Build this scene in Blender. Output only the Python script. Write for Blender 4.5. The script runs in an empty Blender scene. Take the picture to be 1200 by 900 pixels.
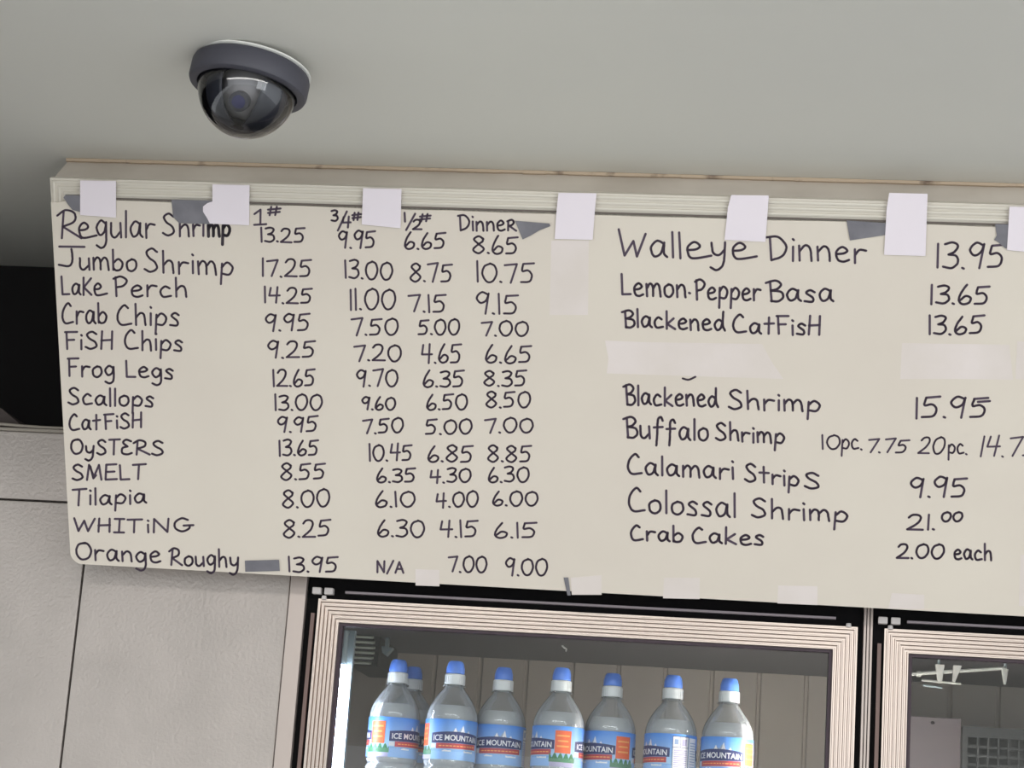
import bpy, bmesh, math, random
from mathutils import Vector, Matrix
random.seed(7)
S = bpy.context.scene
COL = S.collection

# ------------------------------------------------------------------ camera
ZO = 1.5                                   # eye height above the floor
FPX = 2500.0
PITCH, YAW, ROLL = 0.23775622, -0.13024076, 0.07033792
fw = Vector((math.sin(YAW)*math.cos(PITCH), math.cos(YAW)*math.cos(PITCH), math.sin(PITCH)))
rt0 = fw.cross(Vector((0, 0, 1))).normalized()
up0 = rt0.cross(fw)
rt = rt0*math.cos(ROLL) + up0*math.sin(ROLL)
up = -rt0*math.sin(ROLL) + up0*math.cos(ROLL)
EYE = Vector((0, 0, ZO))
cd = bpy.data.cameras.new('camera'); co = bpy.data.objects.new('camera', cd); COL.objects.link(co)
cd.sensor_width = 36; cd.lens = FPX/1200*36; cd.clip_start = .01
M = Matrix.Identity(4)
for i in range(3):
    M[i][0] = rt[i]; M[i][1] = up[i]; M[i][2] = -fw[i]; M[i][3] = EYE[i]
co.matrix_world = M
S.camera = co

# ------------------------------------------------------------------ view, world, lamps of the shop and an added strip
S.view_settings.view_transform = 'Standard'
try: S.view_settings.look = 'None'
except Exception: pass
S.view_settings.gamma = 1; S.view_settings.use_curve_mapping = False
S.view_settings.exposure = -0.36
wd = bpy.data.worlds.new('world'); S.world = wd; wd.use_nodes = True
wd.node_tree.nodes['Background'].inputs[0].default_value = (.93, .97, 1.0, 1)
wd.node_tree.nodes['Background'].inputs[1].default_value = 2.0

def area(name, loc, target, sx, sy, power, color=(1, .97, .93)):
    l = bpy.data.lights.new(name, 'AREA'); l.shape = 'RECTANGLE'; l.size = sx; l.size_y = sy
    l.energy = power; l.color = color
    o = bpy.data.objects.new(name, l); COL.objects.link(o)
    o.location = loc
    o.rotation_euler = (Vector(target)-Vector(loc)).to_track_quat('-Z', 'Y').to_euler()
    return o
area('ceiling_or_added_lamp', (-.1, 1.25, ZO+.86), (-.1, 1.75, ZO-.2), 2.4, .14, 13)
added_strip = area('ceiling_or_added_lamp', (.335, -4.1, ZO+.885), (.31, -4.1, 0), .08, 5.8, 115)      # long strip added so its reflection whitens the left door's right upright
added_strip.rotation_euler = (0, 0, math.atan2(.18, 5.8))
area('ceiling_or_added_lamp', (-1.0, -.5, ZO+.88), (-1.0, -.5, 0), 1.2, .3, 22)
area('shop_window', (3.3, -1.4, ZO+.0), (-.2, 2.6, ZO+.5), 2.0, 1.5, 50, (.92, .96, 1))

# ------------------------------------------------------------------ helpers
def lin(r, g=None, b=None):
    if g is None: r, g, b = r
    f = lambda c: (c/255/12.92) if c/255 <= .04045 else ((c/255+.055)/1.055)**2.4
    return (f(r), f(g), f(b), 1)

def mat(name, rgb, rough=.5, metal=0, spec=.5, bump=None, mottle=None, emit=None, coat=0):
    m = bpy.data.materials.new(name); m.use_nodes = True
    nt = m.node_tree; b = nt.nodes['Principled BSDF']
    b.inputs['Base Color'].default_value = lin(rgb)
    b.inputs['Roughness'].default_value = rough; b.inputs['Metallic'].default_value = metal
    b.inputs['Specular IOR Level'].default_value = spec
    b.inputs['Coat Weight'].default_value = coat
    if emit:
        b.inputs['Emission Color'].default_value = lin(emit[0]); b.inputs['Emission Strength'].default_value = emit[1]
    tc = None
    if bump or mottle:
        tc = nt.nodes.new('ShaderNodeTexCoord')
    if bump:
        sc, st, dist = bump
        n = nt.nodes.new('ShaderNodeTexNoise'); n.inputs['Scale'].default_value = sc; n.inputs['Detail'].default_value = 4
        nt.links.new(tc.outputs['Object'], n.inputs['Vector'])
        bp = nt.nodes.new('ShaderNodeBump'); bp.inputs['Strength'].default_value = st; bp.inputs['Distance'].default_value = dist
        nt.links.new(n.outputs['Fac'], bp.inputs['Height']); nt.links.new(bp.outputs['Normal'], b.inputs['Normal'])
    if mottle:
        sc, rgb2, lo, hi = mottle
        n = nt.nodes.new('ShaderNodeTexNoise'); n.inputs['Scale'].default_value = sc; n.inputs['Detail'].default_value = 5
        nt.links.new(tc.outputs['Object'], n.inputs['Vector'])
        r = nt.nodes.new('ShaderNodeValToRGB')
        r.color_ramp.elements[0].position = lo; r.color_ramp.elements[0].color = lin(rgb2)
        r.color_ramp.elements[1].position = hi; r.color_ramp.elements[1].color = lin(rgb)
        nt.links.new(n.outputs['Fac'], r.inputs['Fac']); nt.links.new(r.outputs['Color'], b.inputs['Base Color'])
    return m

def clear(name, tint=(1, 1, 1), refl=1.0, rough=.02, edge=0.0, edgecol=(.8, .85, .9), ior=1.45):
    """thin clear sheet: see-through with a fresnel reflection (and milky edges)"""
    m = bpy.data.materials.new(name); m.use_nodes = True; nt = m.node_tree; nt.nodes.clear()
    out = nt.nodes.new('ShaderNodeOutputMaterial')
    t = nt.nodes.new('ShaderNodeBsdfTransparent'); t.inputs[0].default_value = (*tint, 1)
    g = nt.nodes.new('ShaderNodeBsdfGlossy'); g.inputs['Roughness'].default_value = rough
    f = nt.nodes.new('ShaderNodeFresnel'); f.inputs['IOR'].default_value = ior
    mx = nt.nodes.new('ShaderNodeMixShader')
    k = nt.nodes.new('ShaderNodeMath'); k.operation = 'MULTIPLY'; k.inputs[1].default_value = refl; k.use_clamp = True
    nt.links.new(f.outputs[0], k.inputs[0]); nt.links.new(k.outputs[0], mx.inputs[0])
    base = t
    if edge > 0:
        d = nt.nodes.new('ShaderNodeBsdfDiffuse'); d.inputs[0].default_value = (*edgecol, 1)
        lw = nt.nodes.new('ShaderNodeLayerWeight'); lw.inputs[0].default_value = .35
        k2 = nt.nodes.new('ShaderNodeMath'); k2.operation = 'MULTIPLY_ADD'; k2.inputs[1].default_value = edge; k2.inputs[2].default_value = .04; k2.use_clamp = True
        m2 = nt.nodes.new('ShaderNodeMixShader')
        nt.links.new(lw.outputs['Facing'], k2.inputs[0]); nt.links.new(k2.outputs[0], m2.inputs[0])
        nt.links.new(t.outputs[0], m2.inputs[1]); nt.links.new(d.outputs[0], m2.inputs[2]); base = m2
    nt.links.new(base.outputs[0], mx.inputs[1]); nt.links.new(g.outputs[0], mx.inputs[2])
    nt.links.new(mx.outputs[0], out.inputs[0])
    return m

class MB:
    """collects faces for one mesh; coordinates are world coordinates unless said otherwise"""
    def __init__(s): s.v = []; s.f = []; s.m = []
    def face(s, pts, mi=0):
        n = len(s.v); s.v += [Vector(p) for p in pts]; s.f.append(list(range(n, n+len(pts)))); s.m.append(mi)
    def box(s, x0, x1, y0, y1, z0, z1, mi=0):
        n = len(s.v)
        s.v += [Vector((x, y, z)) for z in (z0, z1) for y in (y0, y1) for x in (x0, x1)]
        for q in ((0, 2, 3, 1), (4, 5, 7, 6), (0, 1, 5, 4), (2, 6, 7, 3), (0, 4, 6, 2), (1, 3, 7, 5)):
            s.f.append([n+i for i in q]); s.m.append(mi)
    def prism(s, poly, vec, mi=0):
        """closed outline poly (3-D points) pushed along vec"""
        n = len(s.v); k = len(poly); vec = Vector(vec)
        s.v += [Vector(p) for p in poly] + [Vector(p)+vec for p in poly]
        s.f.append([n+i for i in range(k)]); s.f.append([n+k+i for i in reversed(range(k))]); s.m += [mi, mi]
        for i in range(k):
            j = (i+1) % k; s.f.append([n+i, n+k+i, n+k+j, n+j]); s.m.append(mi)
    def lathe(s, prof, seg=48, c=(0, 0, 0), mi=0, mis=None):
        n = len(s.v); k = len(prof)
        for a in range(seg):
            t = 2*math.pi*a/seg
            for r, z in prof: s.v.append(Vector((c[0]+r*math.sin(t), c[1]-r*math.cos(t), c[2]+z)))
        for a in range(seg):
            b = (a+1) % seg
            for i in range(k-1):
                s.f.append([n+a*k+i, n+b*k+i, n+b*k+i+1, n+a*k+i+1]); s.m.append(mis[i] if mis else mi)
    def tube(s, pts, r, seg=10, mi=0):
        pts = [Vector(p) for p in pts]; n = len(s.v)
        for i, p in enumerate(pts):
            d = (pts[min(i+1, len(pts)-1)]-pts[max(i-1, 0)]).normalized()
            a = d.orthogonal().normalized() if i == 0 else (a - d*a.dot(d)).normalized()
            b = d.cross(a)
            for k in range(seg):
                t = 2*math.pi*k/seg; s.v.append(p + (a*math.cos(t)+b*math.sin(t))*r)
        for i in range(len(pts)-1):
            for k in range(seg):
                l = (k+1) % seg
                s.f.append([n+i*seg+k, n+i*seg+l, n+(i+1)*seg+l, n+(i+1)*seg+k]); s.m.append(mi)
        s.f.append([n+k for k in reversed(range(seg))]); s.m.append(mi)
        e = n+(len(pts)-1)*seg; s.f.append([e+k for k in range(seg)]); s.m.append(mi)
    def build(s, name, mats, parent=None, origin=None, smooth=False, bevel=0, local=False, fixn=True):
        if not isinstance(mats, (list, tuple)): mats = [mats]
        me = bpy.data.meshes.new(name)
        if parent is not None and not local: origin = root_origin(parent)
        o3 = Vector(origin) if origin is not None else Vector((0, 0, 0))
        me.from_pydata([v-o3 for v in s.v], [], s.f)
        for m in mats: me.materials.append(m)
        for p, mi in zip(me.polygons, s.m): p.material_index = mi
        bm = bmesh.new(); bm.from_mesh(me)
        bmesh.ops.remove_doubles(bm, verts=bm.verts, dist=1e-6)
        if fixn: bmesh.ops.recalc_face_normals(bm, faces=bm.faces)
        bm.to_mesh(me); bm.free()
        if smooth:
            for p in me.polygons: p.use_smooth = True
            try: me.set_sharp_from_angle(angle=math.radians(40))
            except Exception: pass
        o = bpy.data.objects.new(name, me); COL.objects.link(o)
        if parent is not None: o.parent = parent
        elif origin is not None: o.location = origin
        if bevel:
            b = o.modifiers.new('bevel', 'BEVEL'); b.width = bevel; b.segments = 3; b.limit_method = 'ANGLE'
        return o

ORIG = {}
def root_origin(o):
    while o.parent: o = o.parent
    return ORIG.get(o.name, Vector(o.location))
def thing(name, label, cat, loc, group=None, rot=None):
    o = bpy.data.objects.new(name, None); o.empty_display_size = .05; COL.objects.link(o); o.location = loc
    if rot: o.rotation_euler = rot
    o['label'] = label; o['category'] = cat
    if group: o['group'] = group
    ORIG[o.name] = Vector(loc)
    return o
def tag(o, label, cat, group=None):
    o['label'] = label; o['category'] = cat
    if group: o['group'] = group
    return o
def struct(o): o['kind'] = 'structure'; return o
def copy_tree(o, parent=None):
    c = o.copy(); COL.objects.link(c)
    if parent: c.parent = parent; c.matrix_parent_inverse = o.matrix_parent_inverse
    for ch in [x for x in bpy.data.objects if x.parent == o]: copy_tree(ch, c)
    return c

# where a point seen at (px, py) in the photograph stands, given the depth y of the surface it lies on
def ray(px, py): return fw + rt*((px-600)/FPX) - up*((py-450)/FPX)
def at(px, py, y):
    r = ray(px, py); return EYE + r*(y/r.y)

# ------------------------------------------------------------------ materials
MT = {}
MT['ceiling'] = mat('ceiling_paint', (222, 221, 214), .75, bump=(60, .06, .002), mottle=(1.3, (216, 215, 210), .35, .65))
MT['dark'] = mat('dark_recess', (26, 24, 26), .9)
MT['side'] = mat('light_block_dark', (18, 17, 18), .85)
MT['floor'] = mat('floor_tile', (198, 198, 196), .5, mottle=(4, (184, 184, 182), .3, .7))
MT['stucco'] = mat('embossed_aluminium', (182, 174, 169), .42, metal=.35, bump=(210, .6, .0018), mottle=(9, (170, 163, 158), .3, .7))
MT['alu'] = mat('satin_aluminium', (184, 173, 167), .45, metal=.6, bump=(90, .05, .001))
MT['ridged'] = mat('ridged_aluminium', (200, 188, 180), .28, metal=.85)
MT['black'] = mat('black_rubber', (8, 7, 9), .7, spec=.12)
MT['board'] = mat('cream_board', (219, 211, 199), .42, bump=(7, .12, .004), mottle=(5, (214, 205, 194), .3, .7))
MT['housing'] = mat('painted_housing', (216, 208, 198), .55, mottle=(7, (196, 187, 176), .3, .62))
MT['sign_trim'] = mat('cream_metal_trim', (214, 208, 197), .34, spec=.6)
MT['lath'] = mat('wooden_lath', (186, 168, 146), .7, mottle=(30, (96, 78, 66), .28, .42))
MT['white_tape'] = mat('white_tape', (232, 224, 232), .45)
MT['pale_tape'] = mat('pale_tape', (224, 215, 212), .35, mottle=(12, (217, 208, 202), .35, .65))
MT['duct'] = mat('grey_duct_tape', (124, 123, 130), .4, mottle=(40, (108, 107, 115), .3, .7))
MT['ink'] = mat('marker_ink', (76, 62, 80), .5)
MT['ink_dark'] = mat('marker_ink_fresh', (52, 43, 54), .5)
MT['glass'] = clear('door_glass', (.975, .985, .99), 1.1, .0)
MT['gasket'] = mat('dark_gasket', (58, 44, 54), .6)
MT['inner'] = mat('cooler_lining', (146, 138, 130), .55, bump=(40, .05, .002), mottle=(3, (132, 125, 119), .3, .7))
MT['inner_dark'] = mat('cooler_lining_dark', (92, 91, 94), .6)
MT['rod'] = mat('white_coated_wire', (225, 226, 222), .4)
MT['lamp_2'] = mat('lit_tube_bright', (250, 250, 255), .4, emit=((255, 246, 236), 190))
MT['edge'] = mat('brown_edge', (116, 94, 88), .5)
MT['rail'] = mat('dull_rail', (150, 140, 146), .5)
MT['slat'] = mat('slat_grey', (205, 212, 200), .5)
MT['rail_grey'] = mat('dull_white_plastic', (148, 150, 147), .5)
MT['shadow_strip'] = mat('painted_shadow', (106, 98, 92), .7)
MT['lamp'] = mat('lit_tube', (250, 250, 255), .4, emit=((232, 240, 255), 46))
MT['frost'] = mat('frosted_tube_end', (128, 142, 146), .35)
MT['carton'] = mat('grey_carton', (92, 85, 88), .7, mottle=(6, (86, 79, 82), .3, .7))
MT['crate'] = mat('dark_plastic_crate', (34, 36, 36), .5)
MT['cable'] = mat('pale_cable', (150, 143, 134), .5)
MT['brown'] = mat('brown_card', (74, 66, 64), .8)
MT['dome_ring'] = mat('charcoal_plastic', (66, 66, 76), .55, bump=(120, .1, .001))
MT['hinge'] = mat('hinge_block', (214, 208, 206), .4)

# ------------------------------------------------------------------ the room
YF = 2.817                                 # front plane of the walk-in cooler
CZ = ZO + .905                             # ceiling
b = MB(); b.box(-4.5, 4.5, -8, 3.06, CZ, CZ+.05); struct(b.build('ceiling', MT['ceiling']))
b = MB(); b.box(-4.5, 4.5, -8, 4.2, -.05, 0); struct(b.build('floor', MT['floor']))
TOPZ = ZO + .592
b = MB(); b.box(-4.5, 4.5, 3.06, 3.12, TOPZ, CZ+.05); struct(b.build('wall_back', MT['dark']))
b = MB(); b.box(-1.29, -1.235, 1.2, 3.059, TOPZ+.005, CZ-.001); struct(b.build('wall_light_block', MT['side']))  # unseen bulkhead added to keep light off the ceiling at far left
# cooler roof, lining
b = MB(); b.box(-2.6, 2.4, YF+.032, 3.95, ZO+.5, TOPZ); struct(b.build('ceiling_2', MT['dark']))
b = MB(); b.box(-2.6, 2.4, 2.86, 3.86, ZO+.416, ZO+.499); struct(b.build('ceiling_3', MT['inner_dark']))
BW = 3.75
b = MB()
# grooved boards of the lining, one wall
x = -1.0; w = .0815
while x < 1.6:
    b.prism([(x+.002, BW, 0), (x+.0045, BW-.004, 0), (x+w-.0045, BW-.004, 0), (x+w-.002, BW, 0)], (0, 0, ZO+.416)); x += w
b.box(-1.0, 1.65, BW, BW+.06, 0, ZO+.416)
struct(b.build('wall_rear', MT['inner']))
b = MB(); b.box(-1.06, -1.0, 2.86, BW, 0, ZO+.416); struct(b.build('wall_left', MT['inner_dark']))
b = MB(); b.box(1.6, 1.65, 2.86, BW, 0, ZO+.416); struct(b.build('wall_right', MT['inner']))

# embossed panels left of the doors
PJ = -.9433
for (x0, x1, z0, z1) in ((-2.6, -.632, ZO+.4965, TOPZ), (-2.6, PJ-.0014, .02, ZO+.4938), (PJ+.0014, -.6525, .02, ZO+.4938)):
    b = MB(); b.box(x0, x1, YF, YF+.03, z0, z1)
    struct(b.build('wall_front', MT['stucco'], origin=((x0+x1)/2, YF, (z0+z1)/2), bevel=.0015))
b = MB(); b.box(-2.6, -.64, YF+.0302, YF+.034, 0, TOPZ-.001); struct(b.build('wall_front_2', MT['black']))
# aluminium jamb strip
b = MB(); b.box(-.6510, -.6285, YF-.004, YF+.03, 0, ZO+.47); struct(b.build('trim_1', MT['alu'], bevel=.001))
# black door surround: a recessed frame
b = MB()
b.box(-.6280, -.583, YF+.006, YF+.04, 0, ZO+.47)
b.box(.072, .172, YF+.006, YF+.04, 0, ZO+.47)
b.box(.835, .90, YF+.006, YF+.04, 0, ZO+.47)
b.box(-.583, .072, YF+.006, YF+.04, ZO+.35, ZO+.47); b.box(.172, .835, YF+.006, YF+.04, ZO+.35, ZO+.47)
struct(b.build('trim_2', MT['black']))
b = MB()
for k in range(3):
    x = .1158 + k*.0042
    b.prism([(x, YF+.0055, 0), (x+.0006, YF-.003, 0), (x+.0034, YF-.003, 0), (x+.004, YF+.0055, 0)], (0, 0, ZO+.47))
struct(b.build('trim_3', MT['alu']))
b = MB(); b.box(-.575, .080, YF-.002, YF+.0055, ZO+.3885, ZO+.3915); struct(b.build('trim_4', MT['rail']))
b = MB(); b.box(.172, .85, YF-.002, YF+.0055, ZO+.3885, ZO+.3915); struct(b.build('trim_5', MT['rail']))
# folded cap on the cooler's top edge, cable on it
b = MB(); b.box(-2.6, -.632, YF-.004, YF+.03, TOPZ+.0002, TOPZ+.0045); struct(b.build('trim_6', MT['cable'], bevel=.001))

# ------------------------------------------------------------------ mitred ridged frames
def ridges(n, width, h, y0=0.0):
    """profile across a bar: list of (distance from the outer edge, height)"""
    p = [(0, -.008)]
    pitch = width/n
    for i in range(n):
        a = i*pitch
        p += [(a+.02*pitch, y0), (a+.40*pitch, y0), (a+.46*pitch, y0+.8*h), (a+.56*pitch, y0+h), (a+.80*pitch, y0+h), (a+.92*pitch, y0+.8*h), (a+.98*pitch, y0)]
    p.append((width, -.008))
    return p
def frame_mesh(mb, O, U, V, N, w, h, prof, sides='tlbr'):
    """mitred frame, O lower-left corner, U/V axes, N outward"""
    U, V, N, O = Vector(U), Vector(V), Vector(N), Vector(O)
    C = dict(bl=(0, 0), br=(w, 0), tl=(0, h), tr=(w, h))
    inw = dict(bl=(1, 1), br=(-1, 1), tl=(1, -1), tr=(-1, -1))
    for s in sides:
        a, c = dict(t=('tl', 'tr'), b=('bl', 'br'), l=('bl', 'tl'), r=('br', 'tr'))[s]
        rows = []
        for d, hh in prof:
            pa = (C[a][0]+inw[a][0]*d, C[a][1]+inw[a][1]*d); pc = (C[c][0]+inw[c][0]*d, C[c][1]+inw[c][1]*d)
            rows.append((O+U*pa[0]+V*pa[1]+N*hh, O+U*pc[0]+V*pc[1]+N*hh))
        for (p0, p1), (q0, q1) in zip(rows[:-1], rows[1:]):
            mb.face([p0, p1, q1, q0])
        mb.face([rows[0][0], rows[0][1], rows[-1][1], rows[-1][0]])

def cooler_door(x0, label):
    w = .72; z0 = .12; z1 = ZO+.380
    d = thing('cooler_door', label, 'cooler door', (x0+w/2, YF, z0), 'glass doors of the cooler')
    mb = MB(); fwid = .0322
    frame_mesh(mb, (x0, YF, z0), (1, 0, 0), (0, 0, 1), (0, -1, 0), w, z1-z0, ridges(6, fwid, .0048))
    mb.build('frame', MT['ridged'], d, smooth=True)
    g = MB(); k = fwid
    a0, a1, c0, c1 = x0+k, x0+w-k, z0+k, z1-k; t = .0042
    for (p, q, r, s_) in ((a0, a0+t, c0, c1), (a1-t, a1, c0, c1), (a0+t, a1-t, c1-t*.8, c1), (a0+t, a1-t, c0, c0+t)):
        g.box(p, q, YF-.001, YF+.012, r, s_)
    g.build('gasket', MT['gasket'], d)
    g = MB(); g.box(x0-.0085, x0-.0035, YF-.0005, YF+.0055, z0, z1-.02); g.build('side_edge', MT['edge'], d)
    g = MB(); g.box(a0+t, a1-t, YF+.004, YF+.008, c0+t, c1-t*.8); g.build('glass_pane', MT['glass'], d)
    for dx in (.001, .0175):
        hb = MB(); hb.box(x0-.0095+dx, x0+.0025+dx, YF-.006, YF+.0055, z1+.0055, z1+.0145)
        hb.build('hinge_block', MT['hinge'], d, bevel=.0012)
    for px_ in (x0+.0075, x0+w-.012):
        hb = MB(); hb.lathe([(0, .0035), (.003, .003), (.0036, 0), (.0036, -.002)], 12, (px_, YF, z1+.001)); hb.build('hinge_pin', MT['hinge'], d)
    return d
cooler_door(-.6113, 'ridged aluminium framed glass door with seven front bottles behind it')
cooler_door(.1431, 'ridged aluminium framed glass door at right edge with dark crate behind it')

# ------------------------------------------------------------------ the handwritten menu board
BX0, BX1 = -.9424, .78
P0 = Vector((0, 2.7571, ZO+.4017)); P1 = Vector((0, 2.4993, ZO+.8574))     # foot and head of the leaning face
E = (P1-P0).normalized(); L = (P1-P0).length
N = Vector((0, -E.z, E.y))                                                # out of the face, towards the shop
def on_board(px, py, off=0.0):
    r = ray(px, py); q = P0 + N*off
    t = (q-EYE).dot(N)/r.dot(N); return EYE + r*t
def uv(px, py):
    p = on_board(px, py); return p.x, (p-P0).dot(E)
def bp(x, v, off=0.0): return Vector((x, 0, 0)) + P0 + E*v + N*off

board = thing('menu_board', 'long cream handwritten seafood menu board leaning out above the cooler doors', 'menu board', ((BX0+BX1)/2, P0.y, P0.z))
# housing: profile swept along x
prof = [bp(0, .020, -.0075), bp(0, L-.004, -.0075), Vector((0, 2.5582, CZ-.0035)), Vector((0, 2.63, CZ-.0035)),
        Vector((0, YF-.0015, ZO+.56)), Vector((0, YF-.0015, ZO+.432))]
b = MB(); b.prism([p+Vector((BX0+.001, 0, 0)) for p in prof], (BX1-BX0-.002, 0, 0)); b.build('housing', MT['housing'], board)
# wooden lath along the ceiling line
b = MB()
n = 60
for i in range(n):
    xa = BX0+.0 + (BX1-BX0)*i/n; xb = BX0 + (BX1-BX0)*(i+1)/n
    wob = random.uniform(-.0006, .0006)
    b.box(xa, xb, 2.5530+wob, 2.5640, CZ-.0042+wob, CZ-.0004)
b.build('lath', MT['lath'], board)
# ridged metal trim: top rail and left stile, mitred
tw = .0285
b = MB()
frame_mesh(b, bp(BX0, .022, -.0068), (1, 0, 0), E, N, BX1-BX0, L-.022, ridges(4, tw, .0026, .0022), 'tlr')
b.build('trim', MT['sign_trim'], board, smooth=True)
# the written sheet: rounded lower corners
vt = uv(137, 235.5)[1]
r_ = .016; out = []
x0, x1 = BX0+.0012, BX1-.001
for cx, cy, a0 in ((x0+r_, r_, math.pi), (x1-r_, r_, 1.5*math.pi)):
    for k in range(9):
        a = a0+math.pi/2*k/8; xx_ = cx+r_*math.cos(a); out.append((xx_, cy+r_*math.sin(a)-.0004-.0050*(xx_-x0)/1.257))
out += [(x1, vt)]
xs = x1
while xs > x0+.06:
    xs -= .05; out.append((xs, vt+random.uniform(-.0008, .0008)))
out += [(x0+.020, vt-.002), (x0+.008, vt-.0045), (x0, vt-.0035)]
b = MB(); b.prism([bp(u, v, -.0035) for u, v in out], N*.0035); b.build('sheet', MT['board'], board)

b = MB(); va, vb = vt-.0004, vt+.0034  # dark strip standing in for the shadow along the trim's lower edge
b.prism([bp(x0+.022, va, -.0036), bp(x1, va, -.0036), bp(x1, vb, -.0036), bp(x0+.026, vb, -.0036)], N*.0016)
b.build('shadow_strip', MT['shadow_strip'], board)
def tape(name, pts, m, off, th=.0004, label=None):
    b = MB(); b.prism([on_board(x, y, off) for x, y in pts], N*th)
    o = b.build(name, m, board)
    if label: o['label'] = label
    return o
# grey duct tape scraps
for pts in ([(76.5, 228.5), (95, 229), (95, 248.5), (85, 246), (79.5, 239), (74.5, 231.5)],
            [(201, 234), (249, 235), (249, 258), (245, 262.5), (225, 262), (210, 261.5), (203, 254)],
            [(603.5, 258.6), (644, 262), (645, 265), (632, 270), (622, 276), (612.5, 280.5)],
            [(992, 258.3), (1040, 261.5), (1040, 275), (996, 281.7)],
            [(1166, 262.5), (1185, 263), (1184, 291), (1178, 291), (1170, 284), (1165, 281), (1168, 276)],
            [(287, 657), (327, 656), (328, 669), (287.5, 670)],
            [(660.5, 676.7), (666, 676.7), (668.8, 697.7), (665, 697.7)]):
    tape('duct_tape_scrap', pts, MT['duct'], .0010, label='grey duct tape scrap')
# pale tape patches over old writing and along the lower edge
for pts in ([(709, 399), (760, 401), (893, 403), (905, 425), (918, 444), (850, 442), (711, 437.5), (713, 420)],
            [(1057, 402), (1183, 404), (1187, 445), (1120, 444), (1055, 444)],
            [(1192, 400), (1250, 402), (1250, 446), (1190, 444)],
            [(669, 677), (705, 674), (705, 697), (670, 697)], [(778, 677), (820, 677), (820, 702), (777, 701)],
            [(912, 686), (958, 687), (958, 709), (911, 707)], [(1045, 695), (1083, 697), (1083, 714), (1041, 713)],
            [(487, 667), (515, 668), (515, 687), (487, 686)], [(1196, 650), (1240, 652), (1240, 712), (1194, 710)],
            [(646, 282), (690, 282), (689, 369), (644, 369)]):
    tape('pale_tape_patch', pts, MT['pale_tape'], .00005, .0002, label='pale tape patch')
# white tape strips holding the sheet to the trim
for pts in ([(94, 211.5), (136, 212), (136, 255), (94, 252)],
            [(249, 216), (292.5, 217), (292, 264), (246, 262), (243, 256), (238, 248), (238, 242), (243, 238), (249, 236)],
            [(425.5, 220.5), (470.5, 221.5), (469.5, 267.5), (424, 263)],
            [(654.5, 226), (699, 226.5), (696.5, 255), (694.5, 281), (650, 280), (652, 250)],
            [(857, 228.5), (901, 229), (897, 283.5), (849, 281), (853, 243)],
            [(1042, 226), (1087, 227), (1084.5, 300), (1036, 298.5), (1039, 245)],
            [(1183, 242), (1225, 243), (1223, 297), (1180, 293)]):
    tape('white_tape_strip', pts, MT['white_tape'], .0018, label='white tape strip')

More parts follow.
